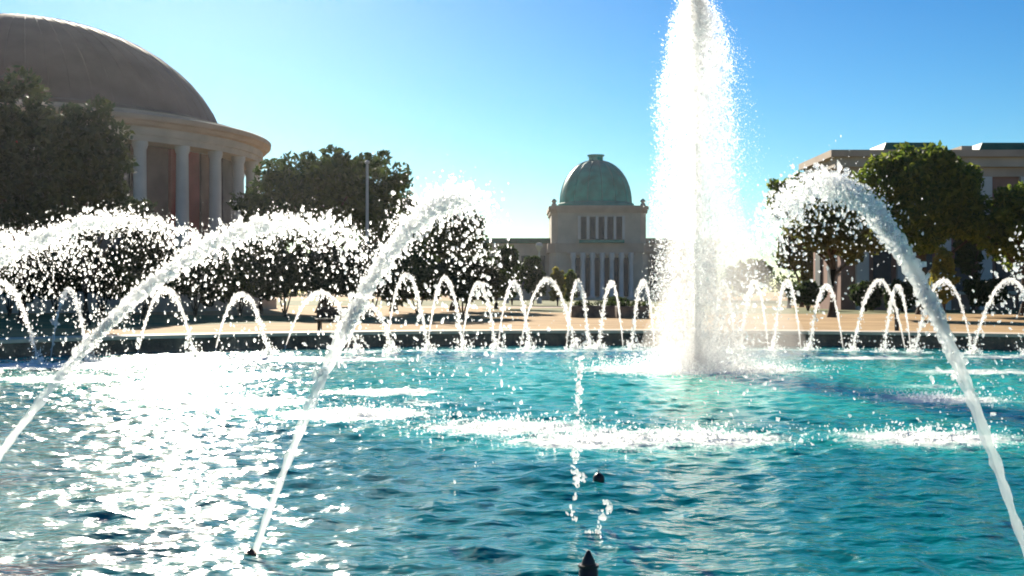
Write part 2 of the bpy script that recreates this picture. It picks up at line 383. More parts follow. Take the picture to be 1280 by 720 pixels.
for px, py, wpx, dep in arches:
    x, y = rim_at(px, 1.9)
    lat = 1.25 * wpx / F * y * (1 if px < 760 else -1); Ln = math.hypot(lat, dep); d = Vector((lat / Ln, -dep / Ln))
    z0 = 0.02
    Hh = H - (py - HY) / F * y
    N = (x - d.x * Ln / 2, y - d.y * Ln / 2); L = (x + d.x * Ln / 2, y + d.y * Ln / 2)
    root = empty('small_water_arch', (N[0], N[1], 0), anames[px], 'water jet', 'small arching jets along the far pool wall')
    loc = np.array([N[0], N[1], 0]); wob = random.uniform(0, 9)
    T = np.linspace(0, 1, 46); pts = parab(N, L, Hh, T) - loc
    env = np.sin(np.pi * T) ** 0.8
    rad = [max(.010, (0.013 + 0.023 * e + 0.006 * t) * (1 + random.uniform(-.25, .25))) for e, t in zip(env, T)]
    pts[:, 2] += rng.normal(0, .008, len(T)) * (T > .4)
    ragged_tube(pts, rad, 7, 0.3).build('stream', M['stream'], root, smooth=True)
    n = 420; t = rng.beta(1.6, 1.1, n); P = parab(N, L, Hh, t) + rng.normal(0, 1, (n, 3)) * (0.016 + 0.025 * t)[:, None]
    P[:, 2] -= rng.exponential(0.05, n) * (t > .3)
    S = rng.lognormal(0, .4, n) * 0.013
    n3 = 160; a = rng.uniform(0, 6.283, n3); r = np.abs(rng.normal(0, 1, n3)) * .16
    P3 = np.stack([L[0] + r * np.cos(a), L[1] + r * np.sin(a), rng.exponential(0.10, n3)], -1)
    P = np.vstack([P, P3]); S = np.hstack([S, rng.lognormal(0, .4, n3) * .014]); ok = P[:, 2] > .01
    o = link('spray', drops_mesh('arch_spray', P[ok] - loc, S[ok], M['spray']), root); o['kind'] = 'stuff'
    foam_sites.append((L[0], L[1], .8, .35, .7))

# weak dribble over the cone nozzle
root = empty('weak_water_jet', (0.46, 7.2, 0), 'thin broken dribble of drops hanging above the dark cone nozzle', 'water jet')
P = []; S = []
for i in range(150):
    u = random.random(); yy = 445 + 160 * u; d = 8.6 + .5 * (1 - u)
    q = at(725 + random.gauss(0, 1.8 + 1.5 * u) - 5 * u, yy, d); P.append(q); S.append(random.uniform(.004, .013))
for cx, cy, k_ in [(722, 604, 10), (728, 598, 9), (719, 622, 8), (714, 636, 7), (717, 645, 6), (757, 628, 8), (762, 634, 7), (754, 646, 7), (749, 660, 8), (747, 667, 6), (735, 684, 5), (743, 683, 4)]:
    for _ in range(k_):
        P.append(at(cx + random.gauss(0, 2.2), cy + random.gauss(0, 3), 7.9)); S.append(random.uniform(.005, .012))
P = np.array(P); P[:, 2] = np.maximum(P[:, 2], .02)
o = link('spray', drops_mesh('dribble', P - np.array([0.46, 7.2, 0]), S, M['spray']), root); o['kind'] = 'stuff'

# ------------------------------------------------------------------ nozzles
def nozzle(x, y, h, r, m, label, aim=(0, 1)):
    root = empty('fountain_nozzle', (x, y, 0), label, 'nozzle', 'pool fountain nozzles')
    MB().lathe([(0.0, -.25), (r * 1.15, -.25), (r * 1.15, h * .25), (r * 0.95, h * .33), (r * .9, h * .5), (0, h * .5)], 20).build('base', m, root, smooth=True)
    mb = MB().lathe([(r * .82, h * .502), (r * .74, h * .62), (r * .25, h * .95), (r * .12, h), (0.0, h)], 20)
    mb.build('tip', m, root, smooth=True)
    MB().lathe([(r * .92, h * .36), (r * 1.25, h * .36), (r * 1.25, h * .46), (r * .92, h * .46)], 20).build('collar', m, root, smooth=True)
    return root
nozzle(0.43, 6.75, 0.147, 0.047, M['metal_dark'], 'dark cone-shaped nozzle poking out at the lower edge of the pool')
nozzle(-1.585, 7.28, 0.045, 0.03, M['metal_red'], 'rusty red nozzle at the foot of the bursting jet')
nozzle(3.0, 6.80, 0.045, 0.03, M['metal_red'], 'nozzle at the foot of the jet that leans beside the bushy trees')
nozzle(CJ[0], CJ[1], 0.42, 0.09, M['metal_dark'], 'dark nozzle at the foot of the towering central jet')
# a small float bobbing beyond the cone nozzle
root = empty('pump_float', (0.73, 10.1, 0), 'small dark float bobbing on the water beyond the cone nozzle', 'float')
MB().lathe([(0, -.03), (.035, -.02), (.05, .01), (.045, .05), (.02, .075), (0, .08)], 16).build('shell', M['metal_dark'], root, smooth=True)
MB().lathe([(0, .078), (.009, .078), (.009, .10), (0, .104)], 10).build('cap', M['pole'], root, smooth=True)

# ------------------------------------------------------------------ water surface
def grid_axis(a, b, f):
    out = [a]
    while out[-1] < b: out.append(out[-1] + f(out[-1]))
    return np.array(out)
gx = np.arange(PC[0] - PA - .1, PC[0] + PA + .1, 0.055)
gy = grid_axis(PC[1] - PB - .1, PC[1] + PB + .1, lambda y: 0.035 + max(0, y - 8) * 0.0030)
X, Y = np.meshgrid(gx, gy)
Z = np.zeros_like(X)
w = np.random.default_rng(3)
for i in range(70):
    lam = float(np.exp(w.uniform(math.log(.14), math.log(.8))))
    th = w.normal(math.pi / 2, 0.85)         # crests mostly across the view
    kx, ky = 2 * math.pi / lam * math.cos(th), 2 * math.pi / lam * math.sin(th)
    amp = 0.0035 * lam ** 0.85
    ph_ = kx * X + ky * Y + w.uniform(0, 6.28)
    Z += amp * np.sin(ph_ + 0.35 * np.sin(ph_ * .37 + i))
# extra chop and rings round the landing places
foam = np.zeros_like(X)
for (fx, fy, rx, ry, s) in foam_sites:
    q = ((X - fx) / rx) ** 2 + ((Y - fy) / ry) ** 2
    foam = np.maximum(foam, s * np.exp(-q * 0.75))
    rr = np.sqrt((X - fx) ** 2 + (Y - fy) ** 2)
    Z += 0.006 * min(s, 1) * np.exp(-rr / 1.6) * np.sin(rr * 2 * math.pi / .38)
Z += foam * 0.018 * rng.normal(0, 1, X.shape) * 0.5
aer = np.exp(-(((X - 3.8) / 8.5) ** 2 + ((Y - 22.5) / 8.0) ** 2) ** 1.6)
for (fx, fy, rx, ry, s) in foam_sites: aer = np.maximum(aer, .75 * min(s, 1) * np.exp(-(((X - fx) / (rx * 2.2)) ** 2 + ((Y - fy) / (ry * 2.2)) ** 2)))
ny, nx = X.shape
V = np.stack([X, Y, Z], -1).reshape(-1, 3)
idx = np.arange(nx * ny).reshape(ny, nx)
Q = np.stack([idx[:-1, :-1], idx[:-1, 1:], idx[1:, 1:], idx[1:, :-1]], -1).reshape(-1, 4)
cxy = V[Q[:, 0], :2]
inside = ((cxy[:, 0] - PC[0]) / (PA + .08)) ** 2 + ((cxy[:, 1] - PC[1]) / (PB + .08)) ** 2 < 1
Q = Q[inside]
used, inv = np.unique(Q.ravel(), return_inverse=True)
V2 = V[used]; Q2 = inv.reshape(-1, 4)
wm = bpy.data.materials.new('pool_water'); wm.use_nodes = True
nt = wm.node_tree; pb = nt.nodes['Principled BSDF']; L_ = nt.links.new
af = nt.nodes.new('ShaderNodeAttribute'); af.attribute_name = 'foam'
aa = nt.nodes.new('ShaderNodeAttribute'); aa.attribute_name = 'aerated'
tc = nt.nodes.new('ShaderNodeTexCoord')
def noise(scale, det=4, vec=None, rough=.55):
    x = nt.nodes.new('ShaderNodeTexNoise'); x.inputs['Scale'].default_value = scale; x.inputs['Detail'].default_value = det; x.inputs['Roughness'].default_value = rough
    L_(vec or tc.outputs['Object'], x.inputs['Vector']); return x
def math_(op, a, b_=None, c_=None):
    x = nt.nodes.new('ShaderNodeMath'); x.operation = op
    for i, q in enumerate((a, b_, c_)):
        if q is None: continue
        if isinstance(q, (int, float)): x.inputs[i].default_value = q
        else: L_(q, x.inputs[i])
    return x.outputs[0]
mixc = nt.nodes.new('ShaderNodeMix'); mixc.data_type = 'RGBA'
n1 = noise(.5, 5)
fac = math_('ADD', aa.outputs['Fac'], math_('MULTIPLY', math_('SUBTRACT', n1.outputs['Fac'], .5), .8))
ramp = nt.nodes.new('ShaderNodeValToRGB'); ramp.color_ramp.elements[0].position = .1; ramp.color_ramp.elements[1].position = .9
ramp.color_ramp.elements[0].color = (0.0, 0.185, 0.175, 1); ramp.color_ramp.elements[1].color = (0.03, 0.55, 0.40, 1)
L_(fac, ramp.inputs['Fac'])
nf = noise(22, 6, rough=.7); nf2 = noise(3.0, 5, rough=.6)
fn = math_('ADD', math_('MULTIPLY', nf.outputs['Fac'], 1.3), math_('MULTIPLY', nf2.outputs['Fac'], .9))
fm = math_('SUBTRACT', math_('ADD', math_('MULTIPLY', af.outputs['Fac'], 1.10), fn), 1.50)
fmask = nt.nodes.new('ShaderNodeMapRange'); fmask.inputs['From Min'].default_value = 0; fmask.inputs['From Max'].default_value = .42
L_(fm, fmask.inputs['Value'])
L_(fmask.outputs[0], mixc.inputs['Factor']); L_(ramp.outputs['Color'], mixc.inputs['A']); mixc.inputs['B'].default_value = (.92, .95, .87, 1)
L_(mixc.outputs['Result'], pb.inputs['Base Color'])
rr_ = nt.nodes.new('ShaderNodeMapRange'); rr_.inputs['To Min'].default_value = .10; rr_.inputs['To Max'].default_value = .8; L_(fmask.outputs[0], rr_.inputs['Value']); L_(rr_.outputs[0], pb.inputs['Roughness'])
pb.inputs['IOR'].default_value = 1.33; pb.inputs['Specular IOR Level'].default_value = .5
mp = nt.nodes.new('ShaderNodeMapping'); mp.inputs['Scale'].default_value = (.6, 1, 1); L_(tc.outputs['Object'], mp.inputs['Vector'])
b1 = noise(8, 1.2, mp.outputs[0], rough=.5); b2 = noise(19, 1, mp.outputs[0])
hsum = math_('ADD', math_('MULTIPLY', b1.outputs['Fac'], 1.0), math_('MULTIPLY', b2.outputs['Fac'], .30))
bp = nt.nodes.new('ShaderNodeBump'); bp.inputs['Strength'].default_value = 1.0; bp.inputs['Distance'].default_value = 0.027
L_(hsum, bp.inputs['Height']); L_(bp.outputs['Normal'], pb.inputs['Normal'])
me = raw_mesh('water', V2, Q2, wm, smooth=True)
for nm, arr in (('foam', foam), ('aerated', aer)):
    at_ = me.attributes.new(nm, 'FLOAT', 'POINT'); at_.data.foreach_set('value', arr.reshape(-1)[used].astype(np.float32))
tag(link('water', me), kind='structure')

# ------------------------------------------------------------------ left rotunda
RC = ((30 - 640) / F * 92, 92.0); Ro = 18.1
root = empty('domed_rotunda', (RC[0], RC[1], GZ), 'big round building with pale columns under a wide dark dome', 'building')
def rl(prof, n_=96): return MB().lathe(prof, n_)
ZT = 13.1                     # top of the cornice above the ground
rl([(0, 0), (Ro + .9, 0), (Ro + .9, .7), (Ro + .4, .7), (Ro + .4, 1.3), (0, 1.3)]).build('base', M['stone'], root, True)
rl([(Ro - 2.4, 1.3), (Ro - 2.4, ZT - 1.75)]).build('wall', M['panel_grey'], root, True)
e = rl([(Ro - 2.6, ZT - 1.75), (Ro - .25, ZT - 1.75), (Ro - .25, ZT - 1.35), (Ro - .14, ZT - 1.32), (Ro - .14, ZT - .82), (Ro - .2, ZT - .8)]).build('entablature', M['stone'], root, True)
cst = M['stone_warm']
rl([(Ro - .2, ZT - .8), (Ro + .15, ZT - .7), (Ro + .2, ZT - .5), (Ro + .45, ZT - .42), (Ro + .5, ZT - .1), (Ro + .35, ZT), (Ro - 1.2, ZT + .18), (Ro - 1.25, ZT + .45), (Ro - 3.0, ZT + .6), (0, ZT + .6)]).build('cornice', cst, root, True)
Rd = 14.6; dz0 = ZT + .6; prof = [(Rd + .35, dz0), (Rd + .35, dz0 + .35), (Rd, dz0 + .5)]
rise = 7.9
for i in range(1, 25):
    a = i / 24 * math.pi / 2
    e_r = math.cos(a); e_z = math.sin(a)
    Rs = (Rd ** 2 + rise ** 2) / 2 / rise; th0 = math.asin(Rd / Rs); th = th0 * (1 - i / 24)
    s_r = Rs * math.sin(th) / Rd; s_z = (Rs * math.cos(th) - (Rs - rise)) / rise
    prof.append(((.45 * e_r + .55 * s_r) * Rd, dz0 + .5 + rise * (.45 * e_z + .55 * s_z)))
dome = MB().lathe(prof, 96).build('dome', M['dome_dark'], root, True)
sm = MB()
for i in range(64):
    a = 2 * math.pi * i / 64
    sm.tube([((r_ + .01) * math.cos(a), (r_ + .01) * math.sin(a), z_) for r_, z_ in prof[2:-1:2]], [.035] * len(prof[2:-1:2]), 4)
sm.build('seam', M['dome_dark'], dome)
rib = MB()
base_dir = math.atan2(-RC[1], -RC[0])        # towards the camera
for i in range(32):
    a = base_dir + R(24.4 - 11.25 * 2) + R(11.25) * i + R(0.0)
    ca, sa = math.cos(a), math.sin(a)
    r = Ro - .75
    c = MB().lathe([(0.0, 1.3), (.72, 1.3), (.72, 1.6), (.47, 1.75), (.46, 5), (.41, ZT - 2.3), (.47, ZT - 2.15), (.52, ZT - 2.0), (.52, ZT - 1.752), (0, ZT - 1.752)], 16, (r * ca, r * sa, 0))
    c.build('column', M['stone_cool'], root, True)
    a2 = a + R(5.6); ca, sa = math.cos(a2), math.sin(a2); r2 = Ro - 2.2
    w_ = MB().box((r2 * ca, r2 * sa, 1.3 + (ZT - 3.1) / 2), (.25, 2.9, ZT - 3.15), a2)
    w_.build('wall_panel', M['panel_red'] if i % 4 == 3 else (M['panel_grey'] if i % 2 else M['panel_brown']), root)

# ------------------------------------------------------------------ middle domed pavilion
D = 200.0; cx = (749 - 640) / F * D
s_ = D / F                      # metres per photo pixel there
def zr(py): return H - GZ - (py - HY) / F * D
root = empty('domed_pavilion', (cx, D + 8, GZ), 'stone pavilion crowned by a tall green copper dome and lantern', 'building')
HW = 59 * s_
def cham(hw, c, hd=None):
    hd = hd or hw
    return [(-hw, -hd + c), (-hw + c, -hd), (hw - c, -hd), (hw, -hd + c), (hw, hd - c), (hw - c, hd), (-hw + c, hd), (-hw, hd - c)]
zb = zr(300)
MB().prism(cham(HW + .3, 1.0), 0, zr(316)).build('lower_wall', M['stone'], root)
MB().prism(cham(HW + .7, 1.2), zr(316), zr(304)).build('lower_cornice', M['stone_warm'], root)
MB().prism(cham(HW + .05, 1.0), zr(304), zr(266)).build('upper_wall', M['stone'], root)
MB().prism(cham(HW + .3, 1.1), zr(266), zr(262)).prism(cham(HW + .5, 1.2), zr(262) + .003, zr(257)).build('upper_cornice', M['stone_warm'], root)
for sx in (-1, 1):
    MB().lathe([(0, zr(257)), (.45, zr(257)), (.45, zr(254)), (.25, zr(253)), (.5, zr(250.5)), (.2, zr(248)), (0, zr(247))], 12, (sx * (HW - .4), -HW + 1.5, 0)).build('finial', M['stone'], root, True)
Rm = 47.5 * s_
MB().lathe([(Rm + .25, zr(257)), (Rm + .25, zr(251)), (Rm, zr(250)), (0, zr(250))], 48).build('drum', M['copper_pale'], root, True)
prof = [(Rm - .05, zr(250) + .003)]
hd_ = zr(194) - zr(250)
for i in range(25):
    a = i / 24 * math.pi / 2 * .97
    prof.append((Rm * .985 * math.cos(a) ** .92, zr(250) + hd_ * math.sin(a)))
db = MB().lathe(prof, 64).build('dome', M['copper'], root, True)
for i in range(16):
    a = 2 * math.pi * i / 16 + .1
    pts = [((r_ + .02) * math.cos(a), (r_ + .02) * math.sin(a), z_) for r_, z_ in prof[1:-1:2]]
    MB().tube(pts, [.10] * len(pts), 5).build('dome_rib', M['copper_pale'], root)
MB().lathe([(0, zr(195)), (1.25, zr(195)), (1.25, zr(189)), (1.5, zr(188.5)), (1.5, zr(187)), (0, zr(186))], 20).build('lantern', M['copper'], root, True)
# upper loggia windows and balcony
for i in range(5):
    x = (-20 + i * 11.3) * s_ * .98
    f = MB().box((x, -HW - .02, (zr(271) + zr(299)) / 2), (6.6 * s_, .5, zr(271) - zr(299))).build('window', M['glass'], root)
for i in range(6):
    x = (-25.6 + i * 11.3) * s_ * .98
    MB().box((x, -HW - .28, (zr(270) + zr(299)) / 2), (.42, .5, zr(270) - zr(299) + .02)).build('pilaster', M['stone_cool'], root)
MB().box((2.6 * s_, -HW - .8, zr(302)), (56 * s_, 1.4, 3.5 * s_)).build('balcony', M['copper_pale'], root)
for i in range(6):
    x = (-27 + i * 12) * s_
    MB().box((x, -HW - .42, (zr(322) + .6) / 2), (6.2 * s_, .3, zr(322) - .6)).build('window', M['glass'], root)
for i in range(7):
    x = (-33 + i * 12) * s_
    MB().lathe([(0, .0), (.55, 0), (.55, .5), (.40, .7), (.36, zr(322) - .6), (.5, zr(321)), (.5, zr(316) - .002), (0, zr(316) - .002)], 12, (x, -HW - 1.1, 0)).build('column', M['stone_cool'], root, True)
MB().box((.3, -HW - .72, zr(317.5)), (84 * s_, 1.2, 3.0 * s_ - .01)).build('portico_beam', M['stone_warm'], root)
MB().box((.3, -HW - 1.4, .2), (90 * s_, 2.6, .4)).build('step', M['stone'], root)
# its low wings
for sx, x0, x1, nm in ((-1, 560, 689, 'long low dark wing building beside the green-domed pavilion, its roof edge green'), (1, 812, 905, 'low wing building behind the mist of the tall jet')):
    xa, xb = (x0 - 749) * s_, (x1 - 749) * s_
    root2 = empty('wing_building', (cx + (xa + xb) / 2, D + 12, GZ), nm, 'building')
    wd = xb - xa; hh = zr(302)
    MB().box((0, 0, hh / 2), (wd, 9, hh)).build('wall', M['stone'] if sx < 0 else M['stone_warm'], root2)
    MB().box((0, 0, hh + .45), (wd + 1.0, 10, .9)).build('roof', M['roofgreen'] if sx < 0 else M['stone_warm'], root2)
    nn = int(wd / 2.8)
    for i in range(nn):
        MB().box((-wd / 2 + (i + .5) * wd / nn, -4.55, hh * .48), (1.2, .2, hh * .6)).build('window', M['glass'], root2)

# ------------------------------------------------------------------ right building
d0 = 88.0; gx0 = (1051 - 640) / F * d0; zc = H - GZ - (189 - HY) / F * d0
root = empty('museum_building', (gx0, d0, GZ), 'long tan museum building with green attic roofs behind the bushy trees', 'building')
Wd, Dp = 46.0, 8.0
MB().box((Wd / 2, Dp / 2, (zc - 1.9) / 2), (Wd, Dp, zc - 1.9)).build('wall', M['brickred'], root)
MB().box((Wd / 2, Dp / 2, zc - 1.55), (Wd + .5, Dp + .5, .7)).build('frieze', M['stone_warm'], root)
MB().box((Wd / 2, Dp / 2, zc - .85), (Wd + 1.2, Dp + 1.2, .7)).build('cornice', M['stone'], root)
MB().box((Wd / 2, Dp / 2, zc - .25), (Wd + 1.9, Dp + 1.9, .5)).build('cornice_lip', M['stone_warm'], root)
def hip(x0, x1, y0, y1, z0, z1, ins):
    return MB().prism([(x0, y0), (x1, y0), (x1, y1), (x0, y1)], z0, z1, [(x0 + ins, y0 + ins), (x1 - ins, y0 + ins), (x1 - ins, y1 - ins), (x0 + ins, y1 - ins)])
hip(3.6, 8.2, 2, 7, zc + .002, zc + .95, .5).build('attic_roof', M['roofgreen'], root)
hip(10.8, 40, 2, 9, zc + .002, zc + .95, .6).build('attic_roof', M['roofgreen'], root)
MB().box((10.2, 4, zc + .35), (.8, 3, .7)).build('attic_block', M['stone'], root)
for i in range(15):
    x = 1.5 + i * 3.0
    MB().box((x, -.20, (zc - 1.9) / 2), (.9, .4, zc - 1.9 - .004)).build('pilaster', M['stone_cool'], root)
    f = MB().box((x + 1.5, -.05, 3.2), (1.3, .2, 3.6)).build('window', M['glass'], root)
    MB().box((x + 1.5, -.12, 1.25), (1.6, .3, .25)).build('sill', M['stone'], f)
    f = MB().box((x + 1.5, -.05, 7.6), (1.3, .2, 2.4)).build('window', M['glass'], root)
    MB().box((x + 1.5, -.12, 6.25), (1.6, .3, .25)).build('sill', M['stone'], f)
for i in range(2):
    f = MB().box((-.05, 2.5 + i * 3.6, 3.6), (.2, 1.4, 4.2)).build('window', M['glass'], root)

# ------------------------------------------------------------------ trees and shrubs
def leaves(clumps, per, size, m, name, parent):
    """clumps: list of (x,y,z,r)"""
    Cn = np.array(clumps); n = len(Cn) * per
    ci = np.repeat(np.arange(len(Cn)), per)
    dirs = rng.normal(0, 1, (n, 3)); dirs /= np.linalg.norm(dirs, axis=1)[:, None]
    rad = rng.uniform(0.25, 1, n) ** .5
    P = Cn[ci, :3] + dirs * (Cn[ci, 3] * rad)[:, None] * np.array([1, 1, .8])
    u = rng.normal(0, 1, (n, 3)); u /= np.linalg.norm(u, axis=1)[:, None]
    v = np.cross(u, rng.normal(0, 1, (n, 3))); v /= np.linalg.norm(v, axis=1)[:, None]
    s = (size * rng.uniform(.55, 1.25, n))[:, None]
    a, b_, c, d = P - u * s, P + v * s * .45, P + u * s, P - v * s * .45
    V = np.stack([a, b_, c, d], 1).reshape(-1, 3)
    Fq = np.arange(n * 4).reshape(-1, 4)
    return link(name, raw_mesh(name, V, Fq, m), parent)

def tree(px, d, ptop, pbot, hwpx, m, label, per=55, ncl=150, size=.22, trunk=True, name='tree', cat='tree', group=None, flat=1.0, seed=0):
    r_ = random.Random(seed + px)
    x = (px - 640) / F * d; s1 = d / F
    zt = H - (ptop - HY) * s1 - GZ; zb = max(.05, H - (pbot - HY) * s1 - GZ)
    hw = hwpx * s1
    root = empty(name, (x, d, GZ), label, cat, group)
    cz = (zt + zb) / 2; hz = (zt - zb) / 2
    # a few big lobes, then clumps over them
    lobes = [(0, 0, cz + hz * .15, .72)]
    for i in range(9):
        a = r_.uniform(0, 6.283); e = r_.uniform(-.65, .75)
        lobes.append((math.cos(a) * hw * .5, math.sin(a) * hw * .5 * flat, cz + e * hz * .6, r_.uniform(.34, .5)))
    cl = []
    for i in range(ncl):
        lx, ly, lz, lr = lobes[r_.randrange(len(lobes))] if i % 3 else lobes[0]
        while True:
            v = Vector((r_.uniform(-1, 1), r_.uniform(-1, 1), r_.uniform(-1, 1)))
            if .3 < v.length < 1: break
        q = (lx + v.x * hw * lr, ly + v.y * hw * lr * flat, lz + v.z * hz * lr)
        if q[2] < zb * .6: continue
        cl.append((*q, r_.uniform(.10, .22) * min(hw, hz) + .12))
    leaves(cl, per, size, m, 'crown' if trunk else 'foliage', root)
    mb = MB()
    if trunk:
        tr = max(.14, hw * .07)
        mb.tube([(0, 0, -.1), (.03, 0, .4), (.08 * hw * .2, 0, zb * .9 + .3), (.0, 0, cz)], [tr * 1.5, tr * 1.05, tr * .85, tr * .4], 10)
        tk = mb.build('trunk', M['bark'], root, True)
        for i in range(6):
            a = i * 1.05 + r_.uniform(-.3, .3); l = hw * r_.uniform(.5, .75)
            z0 = zb * .75 + .25 + i * .22 * hz * .5
            mb2 = MB().tube([(0, 0, z0), (math.cos(a) * l * .4, math.sin(a) * l * .4, z0 + hz * .3), (math.cos(a) * l, math.sin(a) * l, z0 + hz * .65)], [tr * .5, tr * .33, tr * .12], 7)
            mb2.build('limb', M['bark'], tk, True)
    else:
        for i in range(4):
            a = i * 1.6; mb.tube([(0, 0, -.05), (math.cos(a) * hw * .3, math.sin(a) * hw * .3, cz * 1.1)], [.05, .02], 6)
        mb.build('stem', M['bark'], root, True)
    return root
T = tree
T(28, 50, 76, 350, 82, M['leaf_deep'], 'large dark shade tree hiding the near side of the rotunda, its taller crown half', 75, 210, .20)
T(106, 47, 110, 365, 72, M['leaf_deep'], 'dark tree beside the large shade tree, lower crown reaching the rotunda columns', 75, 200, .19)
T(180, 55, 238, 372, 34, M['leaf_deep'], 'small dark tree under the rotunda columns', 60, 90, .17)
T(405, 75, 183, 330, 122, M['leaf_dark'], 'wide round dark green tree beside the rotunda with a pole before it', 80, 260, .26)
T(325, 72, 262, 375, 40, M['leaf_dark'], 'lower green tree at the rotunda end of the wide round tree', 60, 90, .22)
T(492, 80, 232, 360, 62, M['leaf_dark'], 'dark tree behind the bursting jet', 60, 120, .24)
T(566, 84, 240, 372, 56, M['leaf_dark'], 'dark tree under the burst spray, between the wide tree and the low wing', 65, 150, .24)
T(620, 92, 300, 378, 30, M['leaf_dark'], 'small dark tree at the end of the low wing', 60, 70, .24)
T(1152, 70, 175, 345, 84, M['leaf_mid'], 'tall bushy round tree before the museum building', 120, 330, .24)
T(1280, 66, 222, 358, 72, M['leaf_mid'], 'bushy tree at the picture edge beside the tall round tree', 80, 170, .20)
T(1040, 62, 236, 338, 68, M['leaf_olive'], 'olive green tree seen through the arching spray', 70, 170, .20)
T(986, 96, 204, 300, 32, M['leaf_mid'], 'small green tree at the corner of the museum building', 60, 90, .25)
T(1215, 80, 258, 372, 22, M['leaf_dark'], 'slim dark tree between the two bushy trees', 60, 60, .22)
T(1002, 104, 268, 376, 34, M['leaf_olive'], 'olive tree between the tall jet mist and the museum corner', 80, 110, .28)
T(935, 150, 318, 376, 34, M['leaf_olive'], 'distant pale green tree beside the veil of the tall jet', 60, 80, .42)
sh = 'shrubs on the lawns around the pool'
def S(px, d, pt, hw, m, label, **k): return tree(px, d, pt, 388, hw, m, label, 75, 110, .17, trunk=False, name='shrub', cat='shrub', group=sh, **k)
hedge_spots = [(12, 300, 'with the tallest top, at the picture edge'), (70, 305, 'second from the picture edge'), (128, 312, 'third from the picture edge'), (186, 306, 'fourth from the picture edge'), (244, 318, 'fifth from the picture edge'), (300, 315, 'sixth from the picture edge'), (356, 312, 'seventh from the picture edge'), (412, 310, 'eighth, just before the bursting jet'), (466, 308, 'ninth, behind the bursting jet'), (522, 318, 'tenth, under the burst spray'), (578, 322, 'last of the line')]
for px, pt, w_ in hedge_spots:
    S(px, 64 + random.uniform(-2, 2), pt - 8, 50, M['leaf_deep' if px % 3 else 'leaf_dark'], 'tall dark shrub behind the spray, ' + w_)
S(640, 118, 318, 16, M['leaf_dark'], 'dark shrub before the low wing, nearer the spray')
S(666, 116, 312, 15, M['leaf_dark'], 'dark shrub before the low wing, nearer the pavilion')
S(697, 112, 328, 10, M['leaf_yellow'], 'yellow-green shrub at the pavilion corner')
S(713, 118, 335, 9, M['leaf_mid'], 'small green shrub at the foot of the pavilion columns')
S(1180, 64, 304, 14, M['leaf_yellow'], 'yellow-green shrub under the tall bushy tree')
S(1082, 80, 352, 26, M['leaf_dark'], 'low dark shrub against the museum wall, nearer the tall jet')
S(1128, 80, 350, 26, M['leaf_dark'], 'low dark shrub against the museum wall, behind the slanting stream')
S(1236, 78, 345, 30, M['leaf_dark'], 'low dark shrub against the museum wall, under the edge trees')
S(1010, 84, 352, 26, M['leaf_dark'], 'low dark shrub under the olive green tree')
S(770, 98, 372, 16, M['leaf_dark'], 'flat dark shrub on the lawn before the pavilion steps')

# far wood along the horizon
cl = []
for i in range(420):
    px = random.uniform(-500, 1900); d = random.uniform(300, 340)
    cl.append(((px - 640) / F * d, d, GZ + random.uniform(.5, 6), random.uniform(2, 3.6)))
fw = leaves(cl, 40, .8, M['leaf_dark'], 'distant_treeline', None); tag(fw, 'low dark wood along the horizon', 'woods', kind='stuff')

# ------------------------------------------------------------------ poles, posts, blocks
def pole(px, d, ptop, label, r=.07, ball=True):
    x = (px - 640) / F * d; h = H - GZ - (ptop - HY) / F * d
    root = empty('flagpole', (x, d, GZ), label, 'pole')
    MB().lathe([(0, 0), (r * 3, 0), (r * 3, .15), (r * 1.6, .3), (0, .3)], 14).build('base', M['stone'], root, True)
    MB().lathe([(0, .3), (r * 1.2, .3), (r * .8, h), (0, h)], 12).build('shaft', M['pole'], root, True)
    MB().lathe([(0, h - .02), (r * 1.6, h + r), (r * 1.6, h + r * 2.2), (0, h + r * 3.2)], 12).build('finial', M['pole'], root, True)
pole(459, 66, 206, 'tall pale pole standing before the wide round tree', .085)
def lamp(px, d, ptop, label):
    x = (px - 640) / F * d; h = H - GZ - (ptop - HY) / F * d
    root = empty('lamp_post', (x, d, GZ), label, 'lamp post', 'lamp posts before the low wing')
    MB().lathe([(0, 0), (.3, 0), (.3, .5), (.12, .7), (.10, h - 1.0), (.25, h - .85), (0, h - .85)], 12).build('post', M['pole'], root, True)
    MB().lathe([(0, h - .84), (.2, h - .8), (.42, h - .4), (.3, h - .05), (0, h)], 14).build('lamp_globe', M['stone_cool'], root, True)
lamp(633, 140, 306, 'pale lamp post before the low wing, nearer the spray'); lamp(674, 136, 303, 'pale lamp post before the low wing, nearer the pavilion')
x, y = rim_at(1121, -1.3)
root = empty('bollard', (x, y, GZ), 'short black post on the lawn by the far coping', 'bollard')
MB().lathe([(0, 0), (.10, 0), (.10, .06), (.065, .09), (.065, .62), (.085, .64), (.085, .70), (.03, .76), (0, .77)], 14).build('post', M['black'], root, True)
MB().lathe([(.066, .5), (.078, .5), (.078, .55), (.066, .55)], 14).build('band', M['pole'], root, True)
x, y = rim_at(420, -3.5)
root = empty('bench', (x, y, GZ), 'low dark bench on the dry lawn left of the bursting jet', 'bench')
MB().box((0, 0, .42), (1.3, .45, .07)).build('seat', M['black'], root, bevel=.01)
MB().box((0, .21, .66), (1.3, .05, .34)).build('backrest', M['black'], root, bevel=.01)
for sx in (-1, 1): MB().box((sx * .52, 0, .19), (.08, .4, .38)).build('leg', M['black'], root)
